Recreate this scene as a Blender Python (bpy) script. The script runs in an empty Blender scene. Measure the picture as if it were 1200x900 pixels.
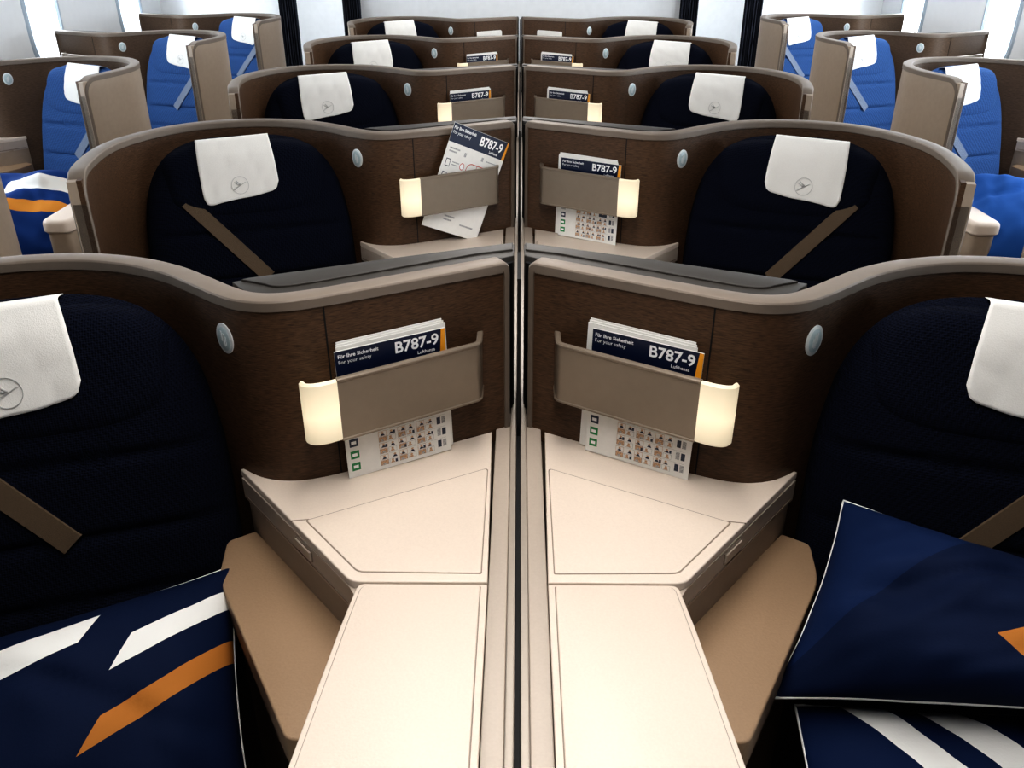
import bpy, bmesh, math, random
from mathutils import Vector, Matrix, noise
scene = bpy.context.scene
scene.view_settings.view_transform = 'Standard'
try: scene.view_settings.look = 'High Contrast'
except Exception: pass
COL = scene.collection

ZS = 1.128   # shell top
ZC = 0.846   # console top
PITCH = 1.07
D0 = 1.20

# ------------------------------------------------------------ materials
def new_mat(name):
    m = bpy.data.materials.new(name); m.use_nodes = True
    return m, m.node_tree.nodes, m.node_tree.links, m.node_tree.nodes['Principled BSDF']

def mat(name, col, rough=0.5, metal=0.0, nscale=0, bump=0.0, var=0.0, emit=0.0, ecol=None, spec=0.5, kind='noise', sheen=0.0):
    m, N, L, b = new_mat(name)
    b.inputs['Base Color'].default_value = (*col, 1)
    b.inputs['Roughness'].default_value = rough
    b.inputs['Metallic'].default_value = metal
    b.inputs['Specular IOR Level'].default_value = spec
    if sheen: b.inputs['Sheen Weight'].default_value = sheen
    if emit:
        b.inputs['Emission Color'].default_value = (*(ecol or col), 1)
        b.inputs['Emission Strength'].default_value = emit
    if nscale:
        tc = N.new('ShaderNodeTexCoord')
        if kind == 'dots':
            t = N.new('ShaderNodeTexVoronoi'); t.inputs['Scale'].default_value = nscale
            t.inputs['Randomness'].default_value = 0.15
            fac = t.outputs['Distance']
        elif kind == 'weave':
            mp = N.new('ShaderNodeMapping'); mp.inputs['Scale'].default_value = (1, 1, 9)
            L.new(tc.outputs['Object'], mp.inputs['Vector'])
            t = N.new('ShaderNodeTexNoise'); t.inputs['Scale'].default_value = nscale
            t.inputs['Detail'].default_value = 3
            L.new(mp.outputs['Vector'], t.inputs['Vector'])
            fac = t.outputs['Fac']
        else:
            t = N.new('ShaderNodeTexNoise'); t.inputs['Scale'].default_value = nscale
            t.inputs['Detail'].default_value = 4
            fac = t.outputs['Fac']
        if kind != 'weave': L.new(tc.outputs['Object'], t.inputs['Vector'])
        if var:
            r = N.new('ShaderNodeValToRGB')
            r.color_ramp.elements[0].position = 0.25 if kind != 'dots' else 0.0
            r.color_ramp.elements[1].position = 0.75 if kind != 'dots' else 0.6
            r.color_ramp.elements[0].color = (*[c * (1 - var) for c in col], 1)
            r.color_ramp.elements[1].color = (*[min(1, c * (1 + var)) for c in col], 1)
            L.new(fac, r.inputs['Fac']); L.new(r.outputs['Color'], b.inputs['Base Color'])
        if bump:
            bp = N.new('ShaderNodeBump'); bp.inputs['Strength'].default_value = bump
            bp.inputs['Distance'].default_value = 0.002
            L.new(fac, bp.inputs['Height']); L.new(bp.outputs['Normal'], b.inputs['Normal'])
    return m

M_BROWN = mat('woven_brown', (0.088, 0.050, 0.028), 0.5, 0, 85, 0.30, 0.55, kind='weave', spec=0.4)
M_BROWNLIT = mat('woven_brown_daylit', (0.105, 0.068, 0.044), 0.5, 0, 85, 0.30, 0.4, kind='weave', spec=0.4)  # brown weave lightened for window shells, daylight put into the colour
M_RIM = mat('taupe_matte_trim', (0.20, 0.165, 0.135), 0.50, 0.1, 40, 0.02, 0.05)
M_LEDGE = mat('dark_ledge', (0.05, 0.045, 0.040), 0.5, 0.1, 40, 0.02, 0.05)
M_BEIGE = mat('beige_panel', (0.38, 0.31, 0.245), 0.5, 0, 60, 0.05, 0.04)
M_CREAM = mat('cream_laminate', (0.69, 0.60, 0.52), 0.42, 0, 350, 0.12, 0.03)
M_CREAM2 = mat('taupe_divider', (0.43, 0.37, 0.315), 0.4, 0.05, 300, 0.03, 0.03)
M_RAIL = mat('beige_rail', (0.34, 0.295, 0.25), 0.38, 0.15, 300, 0.02, 0.03)
M_SEAM = mat('seam_line', (0.24, 0.19, 0.15), 0.6, 0, 300, 0.02, 0.03)
M_EDGE = mat('bronze_side_edge', (0.52, 0.45, 0.385), 0.38, 0.1, 60, 0.02, 0.03)
M_TAN = mat('tan_leather', (0.34, 0.235, 0.15), 0.55, 0, 300, 0.25, 0.05)
M_METAL = mat('bronze_metal', (0.27, 0.225, 0.18), 0.36, 0.4, 60, 0.01, 0.03)
M_DARK = mat('dark_gap', (0.006, 0.006, 0.007), 0.7, 0, 50, 0.02, 0.1)
M_NAVY = mat('navy_weave_fabric', (0.0032, 0.0046, 0.0115), 0.9, 0, 300, 0.9, 0.9, kind='dots', spec=0.18)
M_NAVYLIT = mat('navy_weave_daylit', (0.034, 0.082, 0.205), 0.85, 0, 220, 0.9, 0.45, kind='dots', spec=0.25)  # seat fabric by the windows, daylight painted in as a brighter blue
M_WHITE = mat('white_cloth', (0.80, 0.79, 0.76), 0.85, 0, 600, 0.25, 0.03)
M_EMB = mat('grey_emblem_print', (0.50, 0.50, 0.49), 0.8, 0, 300, 0.05, 0.02)
M_STRAP = mat('belt_webbing', (0.135, 0.095, 0.060), 0.6, 0, 400, 0.5, 0.2, kind='weave')
M_STRAPB = mat('belt_webbing_grey', (0.20, 0.24, 0.32), 0.6, 0, 400, 0.5, 0.2, kind='weave')
M_BTN = mat('button_face', (0.50, 0.60, 0.62), 0.4, 0.1, 80, 0.02, 0.04)
M_BTNR = mat('button_ring', (0.72, 0.76, 0.76), 0.35, 0.2, 80, 0.02, 0.02)
M_PAPER = mat('paper_white', (0.80, 0.79, 0.76), 0.55, 0, 80, 0.02, 0.03)
M_PNAVY = mat('print_navy', (0.008, 0.015, 0.045), 0.35, 0, 80, 0.01, 0.02)
M_PORANGE = mat('print_orange', (0.80, 0.36, 0.03), 0.4, 0, 80, 0.01, 0.02)
M_PTEXT = mat('print_text_white', (0.9, 0.9, 0.9), 0.5, 0, 80, 0.01, 0.02)
M_PTAN = mat('print_skin_tan', (0.55, 0.36, 0.23), 0.5, 0, 700, 0.0, 0.7)
M_PGREY = mat('print_grey', (0.42, 0.42, 0.42), 0.5, 0, 700, 0.0, 0.7)
M_PGREEN = mat('print_green', (0.03, 0.25, 0.09), 0.5, 0, 80, 0.0, 0.1)
M_PDARK = mat('print_dark', (0.04, 0.05, 0.08), 0.5, 0, 700, 0.0, 0.7)
M_PRED = mat('print_red', (0.55, 0.10, 0.08), 0.5, 0, 80, 0.0, 0.1)
M_CARPET = mat('carpet_dark', (0.015, 0.018, 0.03), 0.95, 0, 200, 0.8, 0.5)
M_SIDEW = mat('cabin_sidewall', (0.60, 0.61, 0.62), 0.5, 0, 20, 0.02, 0.02)
M_CEIL = mat('cabin_ceiling', (0.26, 0.26, 0.26), 0.6, 0, 20, 0.02, 0.02)
M_CURT = mat('curtain_dark', (0.010, 0.012, 0.022), 0.9, 0, 200, 0.4, 0.3)
M_BULK = mat('bulkhead_panel', (0.78, 0.79, 0.80), 0.5, 0, 20, 0.02, 0.03)
M_FRAME = mat('window_frame', (0.34, 0.40, 0.46), 0.4, 0, 20, 0.02, 0.02)
M_PIPE = mat('white_piping', (0.75, 0.75, 0.73), 0.7, 0, 300, 0.1, 0.02)

# lamp lens: warm diffuser, brightest along its middle height
M_LAMP, _N, _L, _b = new_mat('warm_lamp_lens')
_b.inputs['Base Color'].default_value = (.5,.45,.36,1); _b.inputs['Roughness'].default_value = .4
_b.inputs['Emission Color'].default_value = (1.0,.85,.60,1)
_tc = _N.new('ShaderNodeTexCoord'); _sp = _N.new('ShaderNodeSeparateXYZ'); _L.new(_tc.outputs['Object'], _sp.inputs[0])
_mr = _N.new('ShaderNodeMapRange'); _mr.inputs['From Min'].default_value=.930; _mr.inputs['From Max'].default_value=1.026; _L.new(_sp.outputs['Z'], _mr.inputs['Value'])
_cr = _N.new('ShaderNodeValToRGB'); _e=_cr.color_ramp.elements; _e[0].position=0; _e[0].color=(.30,.30,.30,1); _e[1].position=1; _e[1].color=(.36,.36,.36,1)
_k=_e.new(.45); _k.color=(.62,.62,.62,1); _L.new(_mr.outputs['Result'], _cr.inputs['Fac']); _L.new(_cr.outputs['Color'], _b.inputs['Emission Strength'])

# ------------------------------------------------------------ mesh builder
class MB:
    def __init__(self): self.v = []; self.f = []; self.m = []; self.uv = None
    def add(self, vs, fs, mi=0):
        o = len(self.v); self.v += [tuple(p) for p in vs]
        for f in fs: self.f.append(tuple(i + o for i in f)); self.m.append(mi)
    def box(self, a, b, mi=0):
        x0, y0, z0 = a; x1, y1, z1 = b
        vs = [(x0,y0,z0),(x1,y0,z0),(x1,y1,z0),(x0,y1,z0),(x0,y0,z1),(x1,y0,z1),(x1,y1,z1),(x0,y1,z1)]
        self.add(vs, [(0,3,2,1),(4,5,6,7),(0,1,5,4),(1,2,6,5),(2,3,7,6),(3,0,4,7)], mi)
    def strip(self, rings, closed_ring=True, caps=True, mi=0):
        n = len(rings[0]); vs = [p for r in rings for p in r]; fs = []
        for i in range(len(rings) - 1):
            for j in range(n if closed_ring else n - 1):
                k = (j + 1) % n
                fs.append((i*n+j, i*n+k, (i+1)*n+k, (i+1)*n+j))
        if caps and closed_ring:
            fs.append(tuple(range(n))[::-1]); fs.append(tuple(range((len(rings)-1)*n, len(rings)*n)))
        self.add(vs, fs, mi)
    def prism(self, poly, z0, z1, bev=0.0, mi=0):
        q = [Vector(p[:2]) for p in poly]; cl = []
        for p in q:
            if not cl or (p-cl[-1]).length > 4e-4: cl.append(p)
        if (cl[0]-cl[-1]).length < 4e-4: cl.pop()
        poly = cl
        def inset(d):
            n = len(poly); out = []
            A = sum(poly[i][0]*poly[(i+1)%n][1]-poly[(i+1)%n][0]*poly[i][1] for i in range(n))
            sg = 1 if A > 0 else -1
            for i in range(n):
                p = poly[i]; a = (p - poly[i-1]).normalized(); b = (poly[(i+1)%n] - p).normalized()
                na = Vector((-a.y, a.x))*sg; nb = Vector((-b.y, b.x))*sg
                q = (na + nb); c = max(0.35, q.length/2)
                out.append(p + q.normalized()*d/c)
            return out
        rings = []
        if bev > 0:
            rings.append([(p[0],p[1],z0) for p in inset(bev*0.5)]); rings.append([(p[0],p[1],z0+bev*0.5) for p in poly])
            for k in range(5):
                a = k/4*math.pi/2
                rings.append([(p[0],p[1],z1-bev+bev*math.sin(a)) for p in inset(bev*(1-math.cos(a)))])
        else:
            rings = [[(p[0],p[1],z0) for p in poly],[(p[0],p[1],z1) for p in poly]]
        self.strip(rings, mi=mi)

def finish(mb, name, mats, s=1, angle=0.6, recalc=True, weld=False):
    me = bpy.data.meshes.new(name)
    me.from_pydata([(s*x, y, z) for x, y, z in mb.v], [], mb.f)
    for m in mats: me.materials.append(m)
    for p, i in zip(me.polygons, mb.m): p.material_index = i
    if mb.uv:
        ul = me.uv_layers.new(name='UVMap')
        for l in me.loops: ul.data[l.index].uv = mb.uv[l.vertex_index]
    bm = bmesh.new(); bm.from_mesh(me)
    if weld: bmesh.ops.remove_doubles(bm, verts=bm.verts, dist=1e-5)
    if recalc: bmesh.ops.recalc_face_normals(bm, faces=bm.faces)
    for f in bm.faces: f.smooth = True
    for e in bm.edges:
        if len(e.link_faces) == 2 and e.calc_face_angle(0) > angle: e.smooth = False
    bm.to_mesh(me); bm.free()
    return me

def obj(name, data, parent=None, loc=(0,0,0), **props):
    o = bpy.data.objects.new(name, data); COL.objects.link(o)
    o.location = loc
    if parent: o.parent = parent
    for k, v in props.items(): o[k] = v
    return o

def round_poly(poly, r, seg=5):
    out = []; n = len(poly)
    for i in range(n):
        p = Vector(poly[i][:2]); a = Vector(poly[i-1][:2]); b = Vector(poly[(i+1)%n][:2])
        rr = poly[i][2] if len(poly[i]) > 2 else r
        if rr <= 0: out.append((p.x,p.y)); continue
        da = (a-p).normalized(); db = (b-p).normalized()
        rr = min(rr, (a-p).length*0.45, (b-p).length*0.45)
        for k in range(seg+1):
            t = k/seg
            q = (p+da*rr)*(1-t)**2 + p*2*t*(1-t) + (p+db*rr)*t*t
            out.append((q.x,q.y))
    return out

def catmull(pts, per=6):
    P = [Vector(p) for p in pts]; P = [2*P[0]-P[1]] + P + [2*P[-1]-P[-2]]; out = []
    for i in range(1, len(P)-2):
        for k in range(per):
            t = k/per
            a,b,c,d = P[i-1],P[i],P[i+1],P[i+2]
            out.append(0.5*((2*b)+(c-a)*t+(2*a-5*b+4*c-d)*t*t+(3*b-a-3*c+d)*t**3))
    out.append(P[-2]); return out

# ------------------------------------------------------------ shell path (unit-local)
CTRL = [(.014,-.008),(.10,-.055),(.20,-.11),(.275,-.149),(.325,-.164),(.37,-.158),(.41,-.133),(.455,-.095),
        (.51,-.052),(.58,-.018),(.66,-.004),(.75,-.018),(.83,-.06),(.89,-.14),(.925,-.24),(.93,-.34),(.91,-.46),(.878,-.575)]
PATH = catmull(CTRL, 6)
def normals(path):
    out = []
    for i in range(len(path)):
        t = (path[min(i+1,len(path)-1)] - path[max(i-1,0)]).normalized()
        out.append(Vector((t.y, -t.x)))
    return out
NRM = normals(PATH)
def path_at(lx):
    for i in range(len(PATH)-1):
        if PATH[i].x <= lx <= PATH[i+1].x:
            t = (lx-PATH[i].x)/(PATH[i+1].x-PATH[i].x)
            return PATH[i].lerp(PATH[i+1], t), NRM[i].lerp(NRM[i+1], t).normalized()
    return PATH[-1], NRM[-1]

def wall_ribbon(n0, n1, ztop, zbot_fn, lo=0, hi=None, mi=0, mb=None):
    mb = mb or MB(); rings = []
    hi = hi or len(PATH)
    for i in range(lo, hi):
        p, n = PATH[i], NRM[i]
        a = p + n*n0; b = p + n*n1; zb = zbot_fn(p.x, i)
        rings.append([(a.x,a.y,zb),(a.x,a.y,ztop),(b.x,b.y,ztop),(b.x,b.y,zb)])
    mb.strip(rings, mi=mi); return mb

def build_lining(s):
    mb = wall_ribbon(0.0, -0.010, ZS-0.012, lambda x,i: (ZC-0.02 if x < .40 else 0.40))
    for lx in (0.262,):
        p, n = path_at(lx); t = Vector((-n.y, n.x))
        a = p - t*0.0010 + n*0.0010; b = p + t*0.0010 + n*0.0010
        c = p + t*0.0010 - n*0.002; d = p - t*0.0010 - n*0.002
        mb.strip([[(q.x,q.y,ZC+.001) for q in (a,b,c,d)],[(q.x,q.y,ZS-.018) for q in (a,b,c,d)]], mi=1)
    return finish(mb, 'shell_lining', [M_BROWN, M_DARK], s)

def build_outer(s):
    mb = wall_ribbon(-0.010, -0.028, ZS-0.014, lambda x,i: 0.0)
    return finish(mb, 'shell_panel', [M_BEIGE], s)

def build_rim(s):
    prof = [(.001,-.0165),(.0032,-.0155),(.0034,-.0030),(.0020,-.0008),(.0002,0),(-.026,0),(-.0285,-.0010),(-.030,-.003),(-.030,-.017)]
    fr = []
    r = 0.022
    P0 = PATH[0]; T0 = (PATH[1]-PATH[0]).normalized(); N0 = NRM[0]
    bs = 0.6
    fr.append((Vector((P0.x,P0.y,ZC+.002)), N0, Vector((-T0.x,-T0.y,0)), bs))
    fr.append((Vector((P0.x,P0.y,ZS-r)), N0, Vector((-T0.x,-T0.y,0)), bs))
    c = Vector((P0.x+T0.x*.012,P0.y+T0.y*.012,ZS-.012))
    for k in range(1,5):
        a = k/4*math.pi/2
        B = Vector((-T0.x*math.cos(a),-T0.y*math.cos(a),math.sin(a)))
        fr.append((c+B*.012, N0, B, bs+(1-bs)*k/4))
    for i in range(4, len(PATH)-4):
        fr.append((Vector((PATH[i].x,PATH[i].y,ZS)), NRM[i], Vector((0,0,1)), 1))
    PE = PATH[-1]; TE = (PATH[-1]-PATH[-2]).normalized(); NE = NRM[-1]
    R = .06
    c = Vector((PE.x-TE.x*R, PE.y-TE.y*R, ZS-R))
    for k in range(0,9):
        a = math.pi/2*(1-k/8)
        B = Vector((TE.x*math.cos(a),TE.y*math.cos(a),math.sin(a)))
        fr.append((c+B*R, NE, B, 1-.25*k/8))
    fr.append((Vector((PE.x,PE.y,0.0)), NE, Vector((TE.x,TE.y,0)), .75))
    rings = []
    for P,N,B,sc in fr:
        N3 = Vector((N.x,N.y,0))
        rings.append([P+N3*a+B*b*sc for a,b in prof])
    mb = MB(); mb.strip(rings)
    return finish(mb, 'shell_rim', [M_RIM], s, angle=0.5)

def build_housing(s):
    mb = MB()
    pts = [p for p in PATH if .02 < p.x < .40]
    nn = [NRM[i] for i,p in enumerate(PATH) if .02 < p.x < .40]
    f = [(p.x+n.x*-.040, p.y+n.y*-.040) for p,n in zip(pts,nn)]
    f = [q for q in f if .012 < q[0] < .398]
    f2 = [(p.x+n.x*-.030, p.y+n.y*-.030) for p,n in zip(pts,nn)]
    f2 = [q for q in f2 if .012 < q[0] < .398]
    f3 = [(p.x+n.x*-.072, p.y+n.y*-.072) for p,n in zip(pts,nn)]
    f3 = [q for q in f3 if .012 < q[0] < .388]
    back = [(.405,-.070),(.385,-.060),(.20,.022),(.008,.100),(.008,.045)]
    mb.prism(f+back, ZC-.5, ZS-.010, .001)
    mb.prism(f3+[(.392,-.068),(.384,-.062),(.20,.020),(.010,.098),(.010,.066)], ZS-.012, ZS-.007, .001, 2)
    mb.prism(f2+[(.395,-.075),(.20,.018),(.010,.09),(.010,.035)], ZC-.5, ZS-.018, 0, 1)
    return finish(mb, 'screen_housing', [M_LEDGE, M_DARK, M_LEDGE], s)

def build_console_body(s):
    mb = MB()
    w = [(p.x, p.y-.001) for p in PATH if .036 < p.x < .412]
    side = [(.405,-.145),(.375,-.185),(.215,-.372),(.205,-.40),(.208,-.50),(.216,-.62),(.218,-.92),(.038,-.92)]
    mb.prism(w+side, 0.0, ZC-.045)
    return finish(mb, 'console_body', [M_BEIGE], s)

def build_console_trim(s):
    mb = MB()
    w = [(p.x, p.y-.0005) for p in PATH if .036 < p.x < .409]
    side = [(.413,-.14),(.209,-.381),(.199,-.398),(.205,-.50),(.217,-.62),(.222,-.93),(.037,-.93)]
    mb.prism(w+side, ZC-.048, ZC-.012)
    a = Vector((.287,-.289)); t = (Vector((.209,-.381))-Vector((.413,-.14))).normalized(); n = Vector((t.y,-t.x))
    if n.x < 0: n = -n
    def slab(c, hl, z0, z1, d0, d1, mi):
        pts = [c-t*hl, c+t*hl]
        mb.strip([[(p.x+n.x*d0,p.y+n.y*d0,z) for p in pts]+[(p.x+n.x*d1,p.y+n.y*d1,z) for p in pts[::-1]] for z in (z0,z1)], mi=mi)
    slab(a, .0225, ZC-.0345, ZC-.0175, -.001, .0012, 2)
    slab(a, .021, ZC-.033, ZC-.019, .000, .0035, 1)
    mid = (Vector((.209,-.381))+Vector((.413,-.14)))/2
    slab(mid, .150, ZC-.0425, ZC-.0410, -.001, .0010, 2)
    return finish(mb, 'console_trim', [M_EDGE, M_EDGE, M_SEAM], s)

def build_console_top(s):
    mb = MB()
    w = [(p.x, p.y) for p in PATH if .036 < p.x < .41]
    side = round_poly([(.414,-.136,0),(.206,-.384,.012),(.037,-.384,0)], 0)
    mb.prism(w+side, ZC-.012, ZC, .002)
    return finish(mb, 'console_top', [M_CREAM], s)

def build_console_lid(s):
    mb = MB()
    lid = round_poly([(.046,-.132,.008),(.287,-.262,.003),(.200,-.366,.008),(.046,-.368,.003)], .01)
    g = round_poly([(.0448,-.1294,.008),(.2894,-.2613,.003),(.2006,-.3671,.008),(.0448,-.3692,.003)], .01)
    mb.prism(lid, ZC-.001, ZC+.0014, .0010)
    mb.prism(g, ZC-.001, ZC+.0003, mi=1)
    a = Vector((.285,-.2585)); b = Vector((.3085,-.2620))
    mb.strip([[(a.x,a.y-.0008,z),(b.x,b.y-.0008,z),(b.x,b.y+.0008,z),(a.x,a.y+.0008,z)] for z in (ZC-.001,ZC+.0003)], mi=1)
    return finish(mb, 'console_lid', [M_CREAM, M_SEAM], s)

def build_table(s):
    mb = MB()
    o = round_poly([(.037,-.3885,.003),(.196,-.3885,.010),(.204,-.46,0),(.212,-.56,0),(.223,-.70,0),(.226,-.925,.02),(.037,-.925,0)], .0)
    mb.prism(o, ZC-.012, ZC+.001, .002)
    g = round_poly([(.0449,-.3928,.002),(.1912,-.3928,.010),(.1976,-.46,0),(.2057,-.56,0),(.2167,-.70,0),(.2197,-.917,.02),(.0449,-.917,0)], .0)
    mb.prism(g, ZC-.001, ZC+.0013, mi=1)
    i = round_poly([(.046,-.3938,.002),(.1905,-.3938,.010),(.1968,-.46,0),(.2050,-.56,0),(.216,-.70,0),(.219,-.916,.02),(.046,-.916,0)], .0)
    mb.prism(i, ZC-.001, ZC+.0030, .0014)
    return finish(mb, 'console_table', [M_CREAM, M_SEAM], s)

def build_armrest(s):
    mb = MB()
    p = round_poly([(.400,-.155,.004),(.436,-.180,.010),(.424,-.262,.03),(.262,-.535,.010),(.19,-.54,.0),(.19,-.385,0)], .02)
    mb.prism(p, .70, .747, .003)
    p2 = round_poly([(.40,-.165,.004),(.425,-.19),(.416,-.250),(.258,-.515),(.20,-.52),(.20,-.385)], .01)
    mb.prism(p2, 0.0, .705)
    return finish(mb, 'padded_armrest', [M_TAN], s)

def build_aisle_rest(s):
    mb = MB()
    mb.prism(round_poly([(.835,-.60),(.93,-.60),(.935,-.94),(.84,-.94)], .03), .70, .745, .015)
    mb.prism(round_poly([(.845,-.60),(.92,-.60),(.925,-.93),(.85,-.93)], .02), 0, .70, mi=1)
    return finish(mb, 'aisle_armrest', [M_CREAM, M_BEIGE], s)

def ribbon2d(mb, pts, th, z0, z1, mi=0, bev=0.0):
    P = [Vector(p) for p in pts]; N = normals(P); rings = []
    for p,n in zip(P,N):
        a = p+n*th/2; b = p-n*th/2
        e = bev
        rings.append([(a.x,a.y,z0+e),(a.x,a.y,z1-e),(a.x-n.x*e,a.y-n.y*e,z1),(b.x+n.x*e,b.y+n.y*e,z1),(b.x,b.y,z1-e),(b.x,b.y,z0+e),(b.x+n.x*e,b.y+n.y*e,z0),(a.x-n.x*e,a.y-n.y*e,z0)])
    mb.strip(rings, mi=mi)

def build_pocket(s):
    mb = MB()
    pts = round_poly([(.058,-.030,0),(.058,-.072,.008),(.244,-.189,0)], 0)
    pts = [pts[0]] + pts[1:7] + [(.10,-.0986),(.15,-.130),(.20,-.1614),(.244,-.189)]
    ribbon2d(mb, pts, .006, .932, 1.025, 0, .0012)
    ribbon2d(mb, [(p[0],p[1]) for p in pts], .0090, 1.0205, 1.0265, 0, .0015)
    ribbon2d(mb, [(p[0],p[1]) for p in pts], .0085, .930, .9345, 0, .001)
    ribbon2d(mb, [(.282,-.150),(.282,-.188)], .006, .950, 1.000)
    return finish(mb, 'pocket_band', [M_METAL], s)

def build_lamp(s):
    mb = MB()
    pts = catmull([(.2445,-.189),(.262,-.1995),(.276,-.2035),(.285,-.2015),(.2895,-.195)], 5)
    ribbon2d(mb, pts, .008, .931, 1.0255, 0, .003)
    return finish(mb, 'reading_lamp', [M_LAMP], s)

def build_button(s):
    mb = MB()
    p, n = path_at(.402); t = Vector((-n.y, n.x))
    def disc(rx, rz, d0, d1, mi):
        rings = []
        for d, k in ((d0,1),(d1*.7,1),(d1,.92)):
            rings.append([(p.x+n.x*d+t.x*rx*k*math.cos(a), p.y+n.y*d+t.y*rx*k*math.cos(a), 1.062+rz*k*math.sin(a)) for a in [j/28*2*math.pi for j in range(28)]])
        mb.strip(rings, mi=mi)
    disc(.0175,.0225,-.004,.0022,0); disc(.0135,.018,.001,.0028,1)
    c = p+n*.0028
    for k,(dx,z0,z1,w) in enumerate(((0,-.011,.008,.0020),(.004,-.004,.011,.0010),(-.004,-.009,.004,.0010))):
        mb.strip([[(c.x+t.x*(dx+q*w)+n.x*e, c.y+t.y*(dx+q*w)+n.y*e, 1.062+z) for q,e in ((-1,0),(1,0),(1,.0006),(-1,.0006))] for z in (z0,z1)], mi=0)
    return finish(mb, 'call_button', [M_BTNR, M_BTN], s)

# ------------------------------------------------------------ seat
SC = Vector((.690, -.128)); YAW = math.radians(18)
def seat_pt(sx, sy, z):
    lean = -(ZS-.01 - z)*0.26
    y = sy + lean
    x = sx*math.cos(YAW) + y*math.sin(YAW)
    yy = -sx*math.sin(YAW) + y*math.cos(YAW)
    return (SC.x + x, SC.y + yy, z)

def se_r(x, z, e): return (abs(x)**e + abs(z)**e)**(1/e)
CW, CDp = .0065, .009
class Pad:
    def __init__(s, cx, cz, hw, hh, T, Tb, e=3.5, p=5, base=0, chan=()):
        s.__dict__.update(locals())
    def front(s, x, z):
        r = min(.985, se_r((x-s.cx)/s.hw, (z-s.cz)/s.hh, s.e))
        t = s.T*math.sqrt(1-r**s.p)
        for c in s.chan: t -= CDp*math.exp(-((z-c)/CW)**2)*(1-r**6)
        return s.base - t
    def mesh(s, mb, n=30, mi=0):
        def side(sg):
            vs = []
            for j in range(n+1):
                for i in range(n+1):
                    u = 2*i/n-1; v = 2*j/n-1; m = max(abs(u),abs(v))
                    if m < 1e-6: x=z=0
                    else:
                        q = se_r(u/m, v/m, s.e); x = u/q; z = v/q
                    X = s.cx+s.hw*x; Z = s.cz+s.hh*z
                    if sg > 0:
                        t = s.T*math.sqrt(max(0,1-m**s.p))
                        for c in s.chan: t -= CDp*math.exp(-((Z-c)/CW)**2)*(1-m**6)
                        Y = s.base - t
                    else: Y = s.base + s.Tb*math.sqrt(max(0,1-m**s.p))
                    vs.append(seat_pt(X, Y, Z))
            return vs
        fs = [(j*(n+1)+i, j*(n+1)+i+1, (j+1)*(n+1)+i+1, (j+1)*(n+1)+i) for j in range(n) for i in range(n)]
        mb.add(side(1), fs, mi); mb.add(side(-1), [f[::-1] for f in fs], mi)

BACK = Pad(0.003, .765, .250, .350, .040, .020, 3.3, 7, 0, (.61,.70,.79,.90))
HEAD = Pad(0.0, 1.02, .190, .088, .024, .030, 3.6, 6, -.022)

def build_back(s):
    mb = MB(); BACK.mesh(mb, 80)
    return finish(mb, 'backrest', [M_NAVY], s, 1.2, weld=True)
def build_head(s):
    mb = MB(); HEAD.mesh(mb, 30)
    return finish(mb, 'headrest', [M_NAVY], s, 1.2, weld=True)

def cover_surf(x, z):
    if z > 1.085: return cover_surf(x, 1.085) + (z-1.085)*.25
    return min(HEAD.front(x,z), BACK.front(x,z)) - .0022

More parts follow.
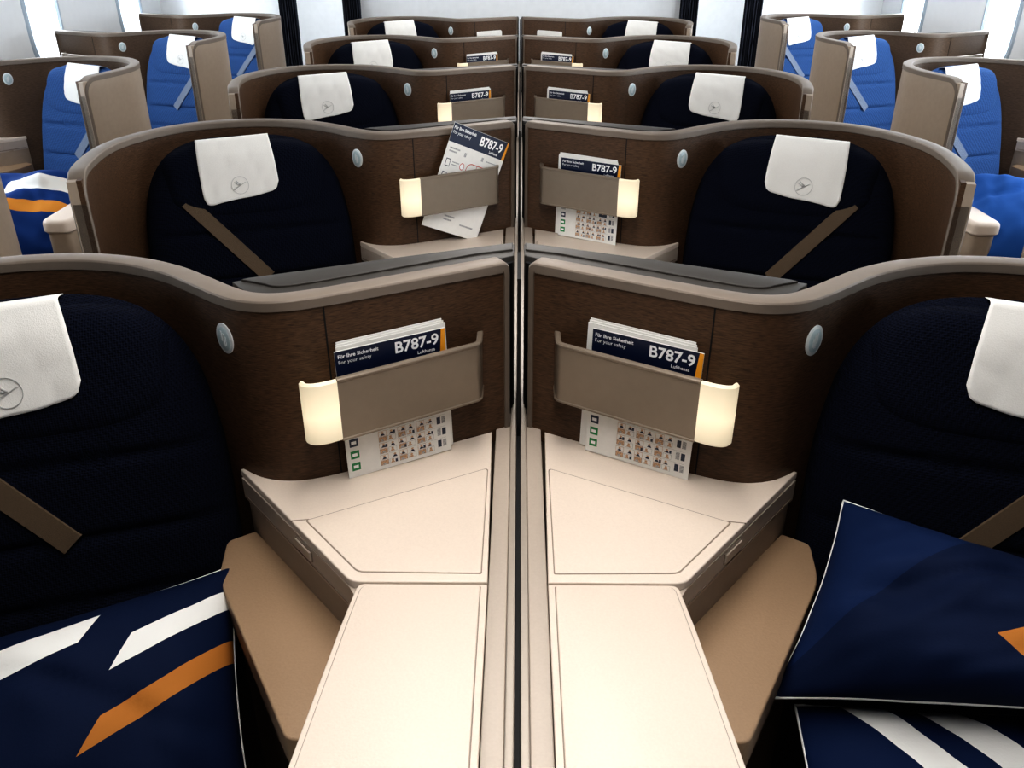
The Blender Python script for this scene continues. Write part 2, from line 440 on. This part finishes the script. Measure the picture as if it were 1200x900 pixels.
def build_cover(s, emb=True):
    mb = MB(); hw = .090; z0 = .981; ztop = 1.117; nx, nz = 30, 28; cx = .020 + (.008 if s > 0 else 0)
    rows = []
    def RZ(j): return .12*(1-j/nz) + .035
    for j in range(nz+1):
        row = []
        for i in range(nx+1):
            x = -hw + 2*hw*i/nx; c = .020; ax = abs(x)-(hw-c)
            zb = z0 + (c*(1-math.sqrt(max(0,1-(ax/c)**2))) if ax > 0 else 0)
            z = zb + (ztop-zb)*j/nz
            xx = cx + x*(1-.05*j/nz+.02*math.sin(j/nz*math.pi)) - .006*(1-j/nz)
            z2 = z - RZ(j)*x + .0012*math.sin(x*55)*(1-j/nz)
            far = min(1, (math.hypot(xx-(cx-.004), z2-1.012)/.05)**3)
            dr = (.0016*math.sin(x*75+j*.25)+.0012*math.sin(x*31-j*.4))*(1-j/nz*.7)*far
            row.append(seat_pt(xx, cover_surf(xx, z2) - .001 - abs(dr), z2))
        rows.append(row)
    for k,(dz,dy) in enumerate(((.0012,.003),(.001,.010),(-.006,.040),(-.020,.062),(-.045,.068))):
        row = []
        for i in range(nx+1):
            x = -hw + 2*hw*i/nx; xx = cx + x*.95
            row.append(seat_pt(xx, cover_surf(xx, ztop)+dy-.001, ztop+dz-.035*x))
        rows.append(row)
    nr = len(rows); vs = [p for r in rows for p in r]; w = nx+1
    mb.add(vs, [(j*w+i, j*w+i+1, (j+1)*w+i+1, (j+1)*w+i) for j in range(nr-1) for i in range(nx)], 0)
    if emb:
        ec = (cx-.004, 1.012)
        def P(x, z, o=.0022):
            X = ec[0]+x*1.0; Z = ec[1]+z
            return seat_pt(X, cover_surf(X,Z)-o-.0006, Z)
        R = .0205; w_ = .0010; n = 40
        a = [P(R*math.cos(k/n*2*math.pi), R*math.sin(k/n*2*math.pi)) for k in range(n)]
        b = [P((R-w_)*math.cos(k/n*2*math.pi), (R-w_)*math.sin(k/n*2*math.pi)) for k in range(n)]
        mb.add(a+b, [(k,(k+1)%n,n+(k+1)%n,n+k) for k in range(n)], 1)
        sx_ = s
        shapes = [
            [(-.016,-.0055),(-.006,-.0035),(.004,.0015),(.012,.0065),(.0155,.0062),(.012,.0052),(.005,.001),(-.005,-.0045)],
            [(-.003,-.001),(-.014,.0065),(-.0125,.008),(.001,.0005)],
            [(-.001,.000),(-.0095,.0105),(-.008,.0115),(.003,.0016)],
            [(-.005,-.004),(-.0155,-.0095),(-.015,-.0105),(-.003,-.0042)],
        ]
        for sh in shapes:
            mb.add([P(x*sx_, z) for x,z in sh], [tuple(range(len(sh)))], 1)
    me = finish(mb, 'headrest_cover', [M_WHITE, M_EMB], s, 1.5)
    return me

def build_strap(s):
    mb = MB(); A = Vector((.152,.990)); B = Vector((-.030,.780)); d = (B-A).normalized(); pn = Vector((-d.y,d.x)); rings = []
    K = 24
    for k in range(K+1):
        p = A.lerp(B, k/K); a = p+pn*.0165; b = p-pn*.0165
        f = min(BACK.front(a.x,a.y), BACK.front(b.x,b.y), BACK.front(p.x,p.y)) - .003
        if k in (0,K): f += .03
        rings.append([seat_pt(a.x,f-.0015,a.y),seat_pt(b.x,f-.0015,b.y),seat_pt(b.x,f+.003,b.y),seat_pt(a.x,f+.003,a.y)])
    mb.strip(rings)
    return finish(mb, 'shoulder_belt', [M_STRAP], s)

def build_cushion(s):
    mb = MB()
    p = round_poly([(.445,-.34,.05),(.90,-.36,.05),(.86,-.84,.08),(.42,-.80,.08)], .05)
    mb.prism(p, .33, .47, .04)
    return finish(mb, 'seat_cushion', [M_NAVY], s, 1.0)
def build_base(s):
    mb = MB()
    p = round_poly([(.47,-.22,.03),(.86,-.26,.03),(.82,-.78,.05),(.45,-.76,.05)], .03)
    mb.prism(p, 0.0, .335)
    return finish(mb, 'seat_base', [M_DARK], s)

SHELL_PARTS = [('shell_lining',build_lining),('shell_panel',build_outer),('shell_rim',build_rim),('screen_housing',build_housing),
    ('console_body',build_console_body),('console_trim',build_console_trim),('console_top',build_console_top),('console_lid',build_console_lid),
    ('console_table',build_table),('padded_armrest',build_armrest),('aisle_armrest',build_aisle_rest),('literature_pocket',build_pocket),
    ('reading_lamp',build_lamp),('call_button',build_button)]
PLAB = {'shell_lining':'dark brown woven wall lining','shell_rim':'satin taupe rim','console_top':'cream laminate top','padded_armrest':'tan leather armrest pad',
        'literature_pocket':'bronze metal band holding literature','reading_lamp':'glowing warm white lamp','call_button':'oval pale grey button',
        'headrest_cover':'white cloth cover with crane emblem','shoulder_belt':'brown webbing strap'}
SEAT_PARTS = [('backrest',build_back),('headrest',build_head),('headrest_cover',build_cover),('shoulder_belt',build_strap),('seat_cushion',build_cushion),('seat_base',build_base)]
cache = {}
def get(name, fn, s):
    if (name,s) not in cache: cache[(name,s)] = fn(s)
    return cache[(name,s)]
def get_window(name, fn, s):
    k = (name,s,'b')
    if k not in cache:
        me = get(name, fn, s).copy()
        if me.materials[0] == M_NAVY: me.materials[0] = M_NAVYLIT
        if me.materials[0] == M_BROWN: me.materials[0] = M_BROWNLIT
        if name == 'shoulder_belt': me.materials[0] = M_STRAPB
        cache[k] = me
    return cache[k]

def make_unit(X0, s, D, window=False):
    e = obj('seat_shell', None, None, (X0, D, 0), category='seat shell',
            label='curved brown seat shell with taupe rim and cream console' if not window else 'brown seat shell with beige outer panel by windows',
            group='seat shells of the centre pair' if not window else 'seat shells along the windows')
    e.empty_display_size = .1
    for name, fn in SHELL_PARTS:
        o = obj(name, get_window(name, fn, s) if (window and name == 'shell_lining') else get(name, fn, s), e)
        if name in PLAB and not (window and name == 'shell_lining'): o['label'] = PLAB[name]
    t = obj('airplane_seat', None, None, (X0, D, 0), category='seat',
            label='dark navy fabric seat with white headrest cover' if not window else 'navy fabric seat coloured brighter blue for daylight, with white headrest cover by the window',
            group='navy centre seats' if not window else 'window seats with daylight in their blue')
    t.empty_display_size = .1
    if window:
        t.scale = (.90,1,1); t.location.x = X0 + s*(.69*.10+.018)
    hd = None
    for name, fn in SEAT_PARTS:
        me = get_window(name, fn, s) if window else get(name, fn, s)
        o = obj(name, me, t)
        if name in PLAB and not (window and name == 'shoulder_belt'): o['label'] = PLAB[name]
        if name == 'headrest': hd = o
        if name == 'headrest_cover':
            md = o.modifiers.new('thick', 'SOLIDIFY'); md.thickness = .0010; md.offset = 0
            o.parent = hd
    return e, t

for n in range(5):
    for s in (-1, 1):
        make_unit(0.0, s, D0+PITCH*n)
for n in range(1,5):
    make_unit(-2.375, 1, D0+.24+PITCH*n, True)
    make_unit(2.375, -1, D0+.24+PITCH*n, True)

# ------------------------------------------------------------ centre divider
e = obj('center_divider', None, None, (0,D0,0), category='divider', label='low taupe divider with raised rails and dark slot between paired consoles')
for sg in (-1,1):
    mb = MB()
    a,b = sorted((sg*.0126, sg*.0360))
    mb.prism([(a,-.95),(b,-.95),(b,4.45),(a,4.45)], 0.0, ZC+.0020, .002)
    obj('divider_strip', finish(mb,'divider_strip',[M_CREAM2]), e)
    mb = MB()
    a,b = sorted((sg*.0032, sg*.0124))
    mb.prism([(a,-.95),(b,-.95),(b,4.45),(a,4.45)], 0.0, ZC+.012, .0015)
    obj('divider_rail', finish(mb,'divider_rail',[M_RAIL]), e)
mb = MB(); mb.box((-.0030,-.95,0),(.0030,4.45,ZC-.004))
for n in range(5): mb.box((-.0026,PITCH*n-.03,ZC-.02),(.0026,PITCH*n+.09,ZS-.02))
obj('divider_core', finish(mb,'divider_core',[M_DARK]), e)

# ------------------------------------------------------------ text and cards
def text_geo(body, size, bold=0.0):
    c = bpy.data.curves.new('t','FONT'); c.body = body; c.size = size; c.offset = bold; c.resolution_u = 3
    o = bpy.data.objects.new('t', c); COL.objects.link(o)
    dg = bpy.context.evaluated_depsgraph_get(); me = bpy.data.meshes.new_from_object(o.evaluated_get(dg))
    vs = [(v.co.x, v.co.y) for v in me.vertices]; fs = [tuple(p.vertices) for p in me.polygons]
    COL.objects.unlink(o); bpy.data.objects.remove(o); bpy.data.curves.remove(c); bpy.data.meshes.remove(me)
    return vs, fs
CM = [M_PAPER,M_PNAVY,M_PORANGE,M_PTEXT,M_PTAN,M_PGREY,M_PGREEN,M_PDARK,M_PRED]
def add_text(mb, body, size, x, z, y, mi, bold=0.0):
    vs, fs = text_geo(body, size, bold)
    mb.add([(x+a, y, z+b) for a,b in vs], fs, mi)
def quad(mb, x0,z0,x1,z1,y,mi): mb.add([(x0,y,z0),(x1,y,z0),(x1,y,z1),(x0,y,z1)],[(0,1,2,3)],mi)
def disc2(mb, cx, cz, rx, rz, y, mi, n=10): mb.add([(cx+rx*math.cos(k/n*2*math.pi),y,cz+rz*math.sin(k/n*2*math.pi)) for k in range(n)],[tuple(range(n))],mi)
W,H = .165,.204
def picture(mb, x0, z0, w, h, y, R, k):
    quad(mb,x0,z0,x0+w,z0+h,y,(0,4,5,0)[k%4] if k%4 else 5)
    quad(mb,x0+.0005,z0+.0005,x0+w-.0005,z0+h-.0005,y-.0001,(0,0,4,0)[k%4])
    y2 = y-.0002
    cx = x0+w*R.uniform(.3,.7)
    disc2(mb,cx,z0+h*.68,w*.16,h*.2,y2,4)
    mb.add([(cx-w*.28,y2,z0+.001),(cx+w*.28,y2,z0+.001),(cx+w*.12,y2,z0+h*.5),(cx-w*.12,y2,z0+h*.5)],[(0,1,2,3)],(7,4,1,5)[(k*7+1)%4])
    if k%3==0: quad(mb,x0+w*.06,z0+h*.2,x0+w*.35,z0+h*.32,y2-.0001,4)
    if k%5==1: quad(mb,x0+w*.7,z0+h*.1,x0+w*.95,z0+h*.7,y2-.0001,7)
def card_mesh():
    mb = MB(); mb.box((-W/2,-.0008,0),(W/2,.0008,H),0)
    y = -.0011
    mb.add([(-W/2,y,H-.072),(W/2-.012,y,H-.072),(W/2-.006,y,H-.0005),(-W/2,y,H-.0005)],[(0,1,2,3)],1)
    mb.add([(W/2-.012,y,H-.072),(W/2,y,H-.072),(W/2,y,H-.0005),(W/2-.006,y,H-.0005)],[(0,1,2,3)],2)
    mb.add([(W/2-.030,y-.0002,H-.072),(W/2-.012,y-.0002,H-.072),(W/2-.0105,y-.0002,H-.050)],[(0,1,2)],2)
    add_text(mb,'B787-9',.0236, .0040, H-.0220, y-.0004, 3, .0006)
    add_text(mb,'Für Ihre Sicherheit',.0078,-W/2+.004,H-.0110,y-.0004,3,.00018)
    add_text(mb,'For your safety',.0078,-W/2+.004,H-.0195,y-.0004,3,0)
    add_text(mb,'Lufthansa',.0072,.038,H-.0315,y-.0004,3,0.0001)
    R = random.Random(4); k = 0
    for r in range(6):
        z1 = H-.080-r*.0200
        quad(mb,-W/2+.006,z1-.013,-W/2+.019,z1,y,6 if r in (4,5) else (7 if r%2 else 5))
        quad(mb,-W/2+.0085,z1-.009,-W/2+.0160,z1-.004,y-.0003,3)
        for c in range(3):
            x0 = -W/2+.050+c*.0300
            if c == 2 and r in (1,2):
                quad(mb,x0+.004,z1-.017,x0+.026,z1,y,7); disc2(mb,x0+.015,z1-.006,.005,.005,y-.0002,4); continue
            for a in range(2):
                for b_ in range(2):
                    k += 1; picture(mb,x0+a*.0140,z1-.0085-b_*.0092,.0128,.0085,y,R,k)
        quad(mb,-W/2+.050,z1+.0006,W/2-.008,z1+.0010,y-.0003,5)
        for c in range(2): quad(mb,W/2-.022+c*.008,z1-.014,W/2-.016+c*.008,z1-.002,y,(5,7)[(r+c)%2])
    return finish(mb,'safety_card',CM,1,recalc=False)
def card_mesh_b():
    mb = MB(); mb.box((-W/2,-.0008,0),(W/2,.0008,H),0); y=-.0011
    HB = .036
    mb.add([(-W/2,y,H-HB),(W/2-.008,y,H-HB),(W/2-.004,y,H-.0005),(-W/2,y,H-.0005)],[(0,1,2,3)],1)
    mb.add([(W/2-.008,y,H-HB),(W/2,y,H-HB),(W/2,y,H-.0005),(W/2-.004,y,H-.0005)],[(0,1,2,3)],2)
    add_text(mb,'B787-9',.0240,.000,H-.0235,y-.0004,3,.0007)
    add_text(mb,'Für Ihre Sicherheit',.0086,-W/2+.003,H-.0110,y-.0004,3,.0002)
    add_text(mb,'For your safety',.0086,-W/2+.003,H-.0200,y-.0004,3,0)
    add_text(mb,'Lufthansa',.0070,.034,H-.032,y-.0004,3,0.0001)
    for i,(x,z,w,h,m) in enumerate([(-.074,.156,.030,.003,5),(-.074,.150,.022,.003,5),(-.03,.149,.006,.008,5),(.02,.152,.006,.008,5),(-.074,.122,.013,.015,7),(-.0725,.1235,.010,.012,0),
        (-.074,.096,.013,.015,7),(-.0725,.0975,.010,.012,0),(-.0700,.127,.005,.005,5),(-.0700,.101,.005,.005,5),(-.056,.132,.02,.002,5),(-.056,.127,.016,.002,5),(-.056,.106,.02,.002,5),(-.056,.101,.016,.002,5),(.035,.154,.030,.002,5),(-.03,.03,.03,.003,5),(-.03,.023,.024,.003,5),(.02,.02,.04,.003,5),
        (.000,.112,.060,.0016,8),(.000,.140,.060,.0016,8),(.014,.112,.0014,.028,8),(.042,.112,.0014,.028,8),(.020,.119,.015,.004,5),(.020,.129,.015,.004,5),(.046,.122,.008,.009,4),(-.012,.103,.054,.002,5),(-.012,.098,.064,.002,5)]):
        quad(mb,x,z,x+w,z+h,y-.0001*(i%4+ (3 if m==0 else 0)),m)
    for k in range(12):
        for cx,a_ in ((.060,-math.pi/2),(.000,math.pi/2)):
            t0=a_+k/12*math.pi; t1=a_+(k+1)/12*math.pi
            def q(a,r): return (cx+r*.014*math.cos(a), y-.0003, .1268+r*.0148*math.sin(a))
            mb.add([q(t0,1),q(t1,1),q(t1,.89),q(t0,.89)],[(0,1,2,3)],8)
    disc2(mb,-.026,.130,.007,.007,y,8); disc2(mb,-.026,.130,.0055,.0055,y-.0002,3)
    return finish(mb,'safety_card_icons',CM,1,recalc=False)
def booklet_mesh():
    mb = MB()
    for k in range(3): mb.box((-W/2+.001*k,k*.0016,0),(W/2-.002*k,k*.0016+.0011,H+.002+.003*k),0)
    return finish(mb,'booklet',[M_PAPER],1)
ME_CARD, ME_CARDB, ME_BOOK = card_mesh(), card_mesh_b(), booklet_mesh()
def place_card(me, name, s, n, lx, off, z=ZC+.001, tilt=0.0, lean=-.03, sc=1.0, **props):
    p, nn = path_at(lx)
    ang = math.atan2(.489,.872) * (-s)
    o = obj(name, me, None, (s*(p.x+nn.x*off), D0+PITCH*n+p.y+nn.y*off, z), **props)
    o.rotation_euler = (Matrix.Rotation(ang,3,'Z') @ Matrix.Rotation(lean,3,'X') @ Matrix.Rotation(tilt,3,'Y')).to_euler()
    o.scale = (sc,1,sc); return o
CL = dict(category='safety card', label='navy and white printed safety card standing in a metal pocket', group='safety cards in the seat pockets')
CT = dict(category='safety card', label='tilted white safety card with navy header sticking out of the pocket', group='safety cards in the seat pockets')
BL = dict(category='booklet', label='white paper booklet tucked behind a safety card', group='booklets in the seat pockets')
for n in range(5):
    for s in (-1,1):
        if n == 1 and s == -1:
            o = place_card(ME_CARDB,'safety_card',s,n,.195,.028,z=ZC+.022,tilt=math.radians(24),lean=-.05,sc=1.22,**CT)
            o.scale = (1.0,1,1.30)
            continue
        if n < 4:
            place_card(ME_CARD,'safety_card',s,n,.185,.020,z=ZC+.001,tilt=0.01*s,lean=-.02,**CL)
        place_card(ME_BOOK,'booklet',s,n,.178 if s<0 else .172,.010,z=ZC+.001,tilt=-.02 if s<0 else .02,lean=-.02,**BL)

# ------------------------------------------------------------ pillows
def pillow_mat(name, base, regions):
    m, N, L, b = new_mat(name)
    b.inputs['Roughness'].default_value = .8
    b.inputs['Specular IOR Level'].default_value = .2
    uv = N.new('ShaderNodeUVMap'); uv.uv_map = 'UVMap'
    sep = N.new('ShaderNodeSeparateXYZ'); L.new(uv.outputs['UV'], sep.inputs[0])
    def math_(op, a, c):
        x = N.new('ShaderNodeMath'); x.operation = op
        for i,vv in enumerate((a,c)):
            if isinstance(vv,(int,float)): x.inputs[i].default_value = vv
            else: L.new(vv, x.inputs[i])
        return x.outputs[0]
    prev = N.new('ShaderNodeRGB'); prev.outputs[0].default_value = (*base,1); cur = prev.outputs[0]
    for poly, col in regions:
        A = sum(poly[i][0]*poly[(i+1)%len(poly)][1]-poly[(i+1)%len(poly)][0]*poly[i][1] for i in range(len(poly)))
        if A < 0: poly = poly[::-1]
        mask = None
        for i in range(len(poly)):
            (x0,y0),(x1,y1) = poly[i], poly[(i+1)%len(poly)]
            a = math_('MULTIPLY', sep.outputs['Y'], x1-x0); c = math_('MULTIPLY', sep.outputs['X'], -(y1-y0))
            d = math_('ADD', a, c); g = math_('GREATER_THAN', d, (x1-x0)*y0-(y1-y0)*x0)
            mask = g if mask is None else math_('MULTIPLY', mask, g)
        mx = N.new('ShaderNodeMixRGB'); L.new(mask, mx.inputs['Fac']); L.new(cur, mx.inputs['Color1'])
        mx.inputs['Color2'].default_value = (*col,1); cur = mx.outputs['Color']
    L.new(cur, b.inputs['Base Color'])
    t = N.new('ShaderNodeTexNoise'); t.inputs['Scale'].default_value = 400; t.inputs['Detail'].default_value = 2
    tc = N.new('ShaderNodeTexCoord'); L.new(tc.outputs['Object'], t.inputs['Vector'])
    bp = N.new('ShaderNodeBump'); bp.inputs['Strength'].default_value = .2; bp.inputs['Distance'].default_value = .001
    L.new(t.outputs['Fac'], bp.inputs['Height']); L.new(bp.outputs['Normal'], b.inputs['Normal'])
    return m

def make_pillow(P0, P1, P3, T, material, label, seed=0, P2=None, wr=.010, ex=.55):
    P0,P1,P3 = Vector(P0),Vector(P1),Vector(P3)
    P2 = Vector(P2) if P2 else P1+P3-P0
    e1 = P1-P0; e2 = P3-P0; nn = e1.cross(e2).normalized()
    if nn.z < 0: nn = -nn
    c = (P0+P1+P2+P3)/4
    n = 64; mb = MB(); mb.uv = []
    def pt(u,v,sg):
        x = u*(1-.055*(1-v*v)); y = v*(1-.055*(1-u*u))
        a = (x+1)/2; b = (y+1)/2
        q = P0*(1-a)*(1-b)+P1*a*(1-b)+P2*a*b+P3*(1-a)*b - c
        th = T*max(0,(1-abs(u)**2.2)*(1-abs(v)**2.2))**ex*sg
        w = noise.noise(Vector((u*1.6+seed, v*1.6, sg)))*wr*2.2 + noise.noise(Vector((u*4+seed, v*4+u*3, sg)))*wr*.7
        w -= wr*1.0*math.exp(-((v+.40+.45*u+.15*math.sin(3*u+seed))/.09)**2)*max(0,1-abs(u)*.7)
        w -= wr*.8*math.exp(-((u-.25-.35*v)/.07)**2)*max(0,v+.2)
        w -= wr*.6*math.exp(-((u+.5+.3*v)/.05)**2)*max(0,.6-abs(v))
        w *= (1-max(abs(u),abs(v))**6)
        edge = noise.noise(Vector((u*2+seed*2, v*2, 5)))*.008
        return q + nn*(th + w*sg + edge)
    for sg in (1,-1):
        vs = []
        for j in range(n+1):
            for i in range(n+1):
                u = math.sin((i/n-.5)*math.pi); v = math.sin((j/n-.5)*math.pi)
                vs.append(pt(u,v,sg)); mb.uv.append(((u+1)/2,(v+1)/2))
        fs = [(j*(n+1)+i, j*(n+1)+i+1, (j+1)*(n+1)+i+1, (j+1)*(n+1)+i) for j in range(n) for i in range(n)]
        mb.add(vs, fs if sg>0 else [f[::-1] for f in fs], 0)
    me = finish(mb,'pillow_body',[material],1,1.5,weld=True)
    e = obj('pillow', None, None, c, category='pillow', label=label); e.empty_display_size=.1
    obj('pillow_cover', me, e)
    loop = []
    for k in range(n): loop.append(pt(2*k/n-1,-1,1))
    for k in range(n): loop.append(pt(1,2*k/n-1,1))
    for k in range(n): loop.append(pt(1-2*k/n,1,1))
    for k in range(n): loop.append(pt(-1,1-2*k/n,1))
    rings = []; L_ = len(loop)
    for i in range(L_):
        t = (loop[(i+1)%L_]-loop[i-1]).normalized(); a = t.cross(nn).normalized(); b = t.cross(a)
        rings.append([loop[i]+(a*math.cos(k/6*2*math.pi)+b*math.sin(k/6*2*math.pi))*.0020 for k in range(6)])
    rings.append(rings[0]); mb = MB(); mb.strip(rings, caps=False)
    obj('piping', finish(mb,'piping',[M_PIPE],1,1.5), e, label='white piping along the seam')
    return e

NAVYP = (.0045,.0125,.043); WH = (.80,.80,.78); OR = (.46,.19,.045)
PM_L = pillow_mat('pillow_striped_navy', NAVYP, [
    ([(-.03,.085),(.283,.165),(.339,.275),(-.03,.155)], WH),
    ([(-.03,.265),(.36,.415),(.42,.52),(-.03,.345)], OR),
    ([(.37,.055),(.42,.145),(1.03,.30),(1.03,.14)], WH),
])
PM_R = pillow_mat('pillow_plain_navy', NAVYP, [
    ([(-.02,-.02),(.45,-.02),(-.02,.95)], (.007,.021,.072)),
    ([(.52,.66),(.70,.50),(.66,.88)], OR),
])
PM_R2 = pillow_mat('pillow_banded_navy', (.005,.016,.058), [
    ([(.085,-.03),(.19,-.03),(.57,.60),(.47,.60)], WH),
    ([(.26,-.03),(.355,-.03),(.74,.60),(.645,.60)], WH),
])
PM_B = pillow_mat('pillow_blue_striped', (.010,.045,.18), [
    ([(-.02,.20),(.6,.20),(.7,.33),(-.02,.33)], WH),
    ([(-.02,.45),(.7,.45),(.8,.57),(-.02,.57)], (.62,.27,.05)),
])
PM_B2 = pillow_mat('pillow_plain_blue', (.024,.10,.33), [([(.7,-.02),(.8,-.02),(1.02,.3),(1.02,.45)], WH)])

make_pillow((-.410,.965,.745),(-.82,.76,.745),(-.325,.68,.51),.120,PM_L,'navy pillow with white and orange stripes on the seat',1,wr=.010,ex=.5)
make_pillow((.462,1.0,.84),(.80,.74,.855),(.325,.785,.685),.080,PM_R,'plain navy pillow with white piping propped against the seat',7,P2=(.72,.62,.835),wr=.010)
make_pillow((.365,.80,.655),(.86,.72,.735),(.31,.48,.56),.050,PM_R2,'navy pillow with two white diagonal stripes lying beneath another',11,wr=.006)
make_pillow((-1.50,3.06,.80),(-1.92,2.99,.80),(-1.50,2.74,.54),.12,PM_B,'blue pillow with orange and white stripes on window seat',3,wr=.018)
make_pillow((1.48,3.10,.75),(1.96,2.95,.78),(1.46,2.66,.60),.12,PM_B2,'plain bright blue pillow lying on window seat',5,wr=.018)

# ------------------------------------------------------------ cabin
def struct(name, me, **k):
    return obj(name, me, None, (0,0,0), kind='structure', **k)
YF, YB = -1.6, 6.45; XW = 2.5; ZH = 2.2
mb = MB(); mb.box((-XW-.2,YF,-.1),(XW+.2,YB+2,0)); struct('floor', finish(mb,'floor',[M_CARPET]))
mb = MB(); mb.box((-XW-.2,YF,ZH),(XW+.2,YB+2,ZH+.1)); struct('ceiling', finish(mb,'ceiling',[M_CEIL]))
mb = MB(); mb.box((-XW-.2,YF-.1,0),(XW+.2,YF,ZH)); struct('wall_front', finish(mb,'wall_front',[M_LEDGE]))
mb = MB(); mb.box((-XW-.2,YB+2,0),(XW+.2,YB+2.1,ZH)); struct('wall_back', finish(mb,'wall_back',[M_BULK]))
WIN = [4.83-1.1*k for k in range(5,-1,-1)] + [5.93, 7.03]
def sidewall(sg):
    mb = MB(); X = sg*XW
    n = 32; hw,hh,zc = .15,.25,1.21
    half = .55; z0,z1 = .85,1.6
    for yc in WIN:
        hole=[];rect=[]
        for k in range(n):
            a = k/n*2*math.pi; c,s_ = math.cos(a),math.sin(a)
            q = (abs(c)**4+abs(s_)**4)**.25
            hole.append((yc+hw*c/q, zc+hh*s_/q))
            q = max(abs(c),abs(s_)); rect.append((yc+half*c/q, zc+(z1-z0)/2*s_/q+((z0+z1)/2-zc)))
        vs = [(X,y,z) for y,z in hole]+[(X,y,z) for y,z in rect]+[(X+sg*.08,y,z) for y,z in hole]
        fs = [(k,(k+1)%n,n+(k+1)%n,n+k) for k in range(n)]+[(k,(k+1)%n,2*n+(k+1)%n,2*n+k) for k in range(n)]
        mb.add(vs,fs)
    y0 = WIN[0]-half; y1 = WIN[-1]+half
    mb.box((min(X,X+sg*.08),YF,0),(max(X,X+sg*.08),YB+2,z0)); mb.box((min(X,X+sg*.08),YF,z1),(max(X,X+sg*.08),YB+2,ZH))
    mb.box((min(X,X+sg*.08),YF,z0),(max(X,X+sg*.08),y0,z1)); mb.box((min(X,X+sg*.08),y1,z0),(max(X,X+sg*.08),YB+2,z1))
    return finish(mb,'wall_side',[M_SIDEW],1,.5,recalc=False)
struct('wall_left', sidewall(-1)); struct('wall_right', sidewall(1))
wn = 0
for sg in (-1,1):
    for yc in WIN[2:]:
        mb = MB(); rings=[]; n=40
        for prof in ((0,0),(.012,-.010),(.03,-.008),(.040,.004)):
            rings.append([(sg*(XW+prof[1]), yc+(.15+prof[0])*math.cos(a)/((abs(math.cos(a))**4+abs(math.sin(a))**4)**.25), 1.21+(.25+prof[0])*math.sin(a)/((abs(math.cos(a))**4+abs(math.sin(a))**4)**.25)) for a in [k/n*2*math.pi for k in range(n)]])
        mb.strip(rings, caps=False)
        wn += 1; struct('window_%d'%wn, finish(mb,'window_frame',[M_FRAME]))
for i,(x0,x1) in enumerate(((-2.5,-1.62),(-1.12,1.12),(1.62,2.5))):
    mb = MB(); mb.box((x0,YB,0),(x1,YB+.06,ZH))
    struct(('wall_bulkhead','wall_bulkhead_centre','wall_bulkhead_end')[i], finish(mb,'wall_bulkhead',[M_BULK]))
for xc in (-1.16,-1.60,1.16,1.60):
    mb = MB()
    pts = [(xc-.06+.12*k/40, YB-.05+.015*math.sin(k*1.1)) for k in range(41)]
    ribbon2d(mb, pts, .006, .02, 2.1)
    mb.box((xc-.065,YB-.06,2.1),(xc+.065,YB-.04,2.2))
    obj('curtain', finish(mb,'curtain',[M_CURT]), None, category='curtain', label='dark gathered curtain beside the aisle opening', group='galley curtains')

# ------------------------------------------------------------ lights
def area(name, loc, rot, sx, sy, energy, col):
    l = bpy.data.lights.new(name,'AREA'); l.shape='RECTANGLE'; l.size=sx; l.size_y=sy; l.energy=energy; l.color=col
    o = bpy.data.objects.new(name,l); COL.objects.link(o); o.location=loc; o.rotation_euler=rot; return o
area('ceiling_light', (0,.75,2.15), (0,0,0), .30, 1.8, 20.5, (1,.96,.92))
area('ceiling_light', (0,4.2,2.15), (0,0,0), .30, 3.6, 24, (1,.97,.94))
area('far_wall_fill', (0,7.5,2.15), (0,0,0), 4, .8, 55, (.95,.98,1))  # added fill that brightens the wall seen through the aisle openings
for sg in (-1,1):
    area('ceiling_light', (sg*1.9,4.0,2.15), (0,0,0), .4, 4.5, 20 if sg < 0 else 28, (.92,.96,1))
    area('daylight', (sg*2.95,3.6,1.35), (0,math.radians(90)*sg,0), 1.1, 8, 620 if sg < 0 else 950, (.84,.92,1))
w = bpy.data.worlds.new('World'); scene.world = w; w.use_nodes = True
bg = w.node_tree.nodes['Background']; bg.inputs['Color'].default_value=(.8,.9,1,1); bg.inputs['Strength'].default_value=1.8

# ------------------------------------------------------------ camera
cd = bpy.data.cameras.new('camera'); cam = bpy.data.objects.new('camera', cd); COL.objects.link(cam)
cam.location = (0,0,1.55); cam.rotation_euler = (math.radians(62.3), 0, math.radians(.5))
cd.sensor_width = 36; cd.lens = 30; cd.clip_start=.02
scene.camera = cam
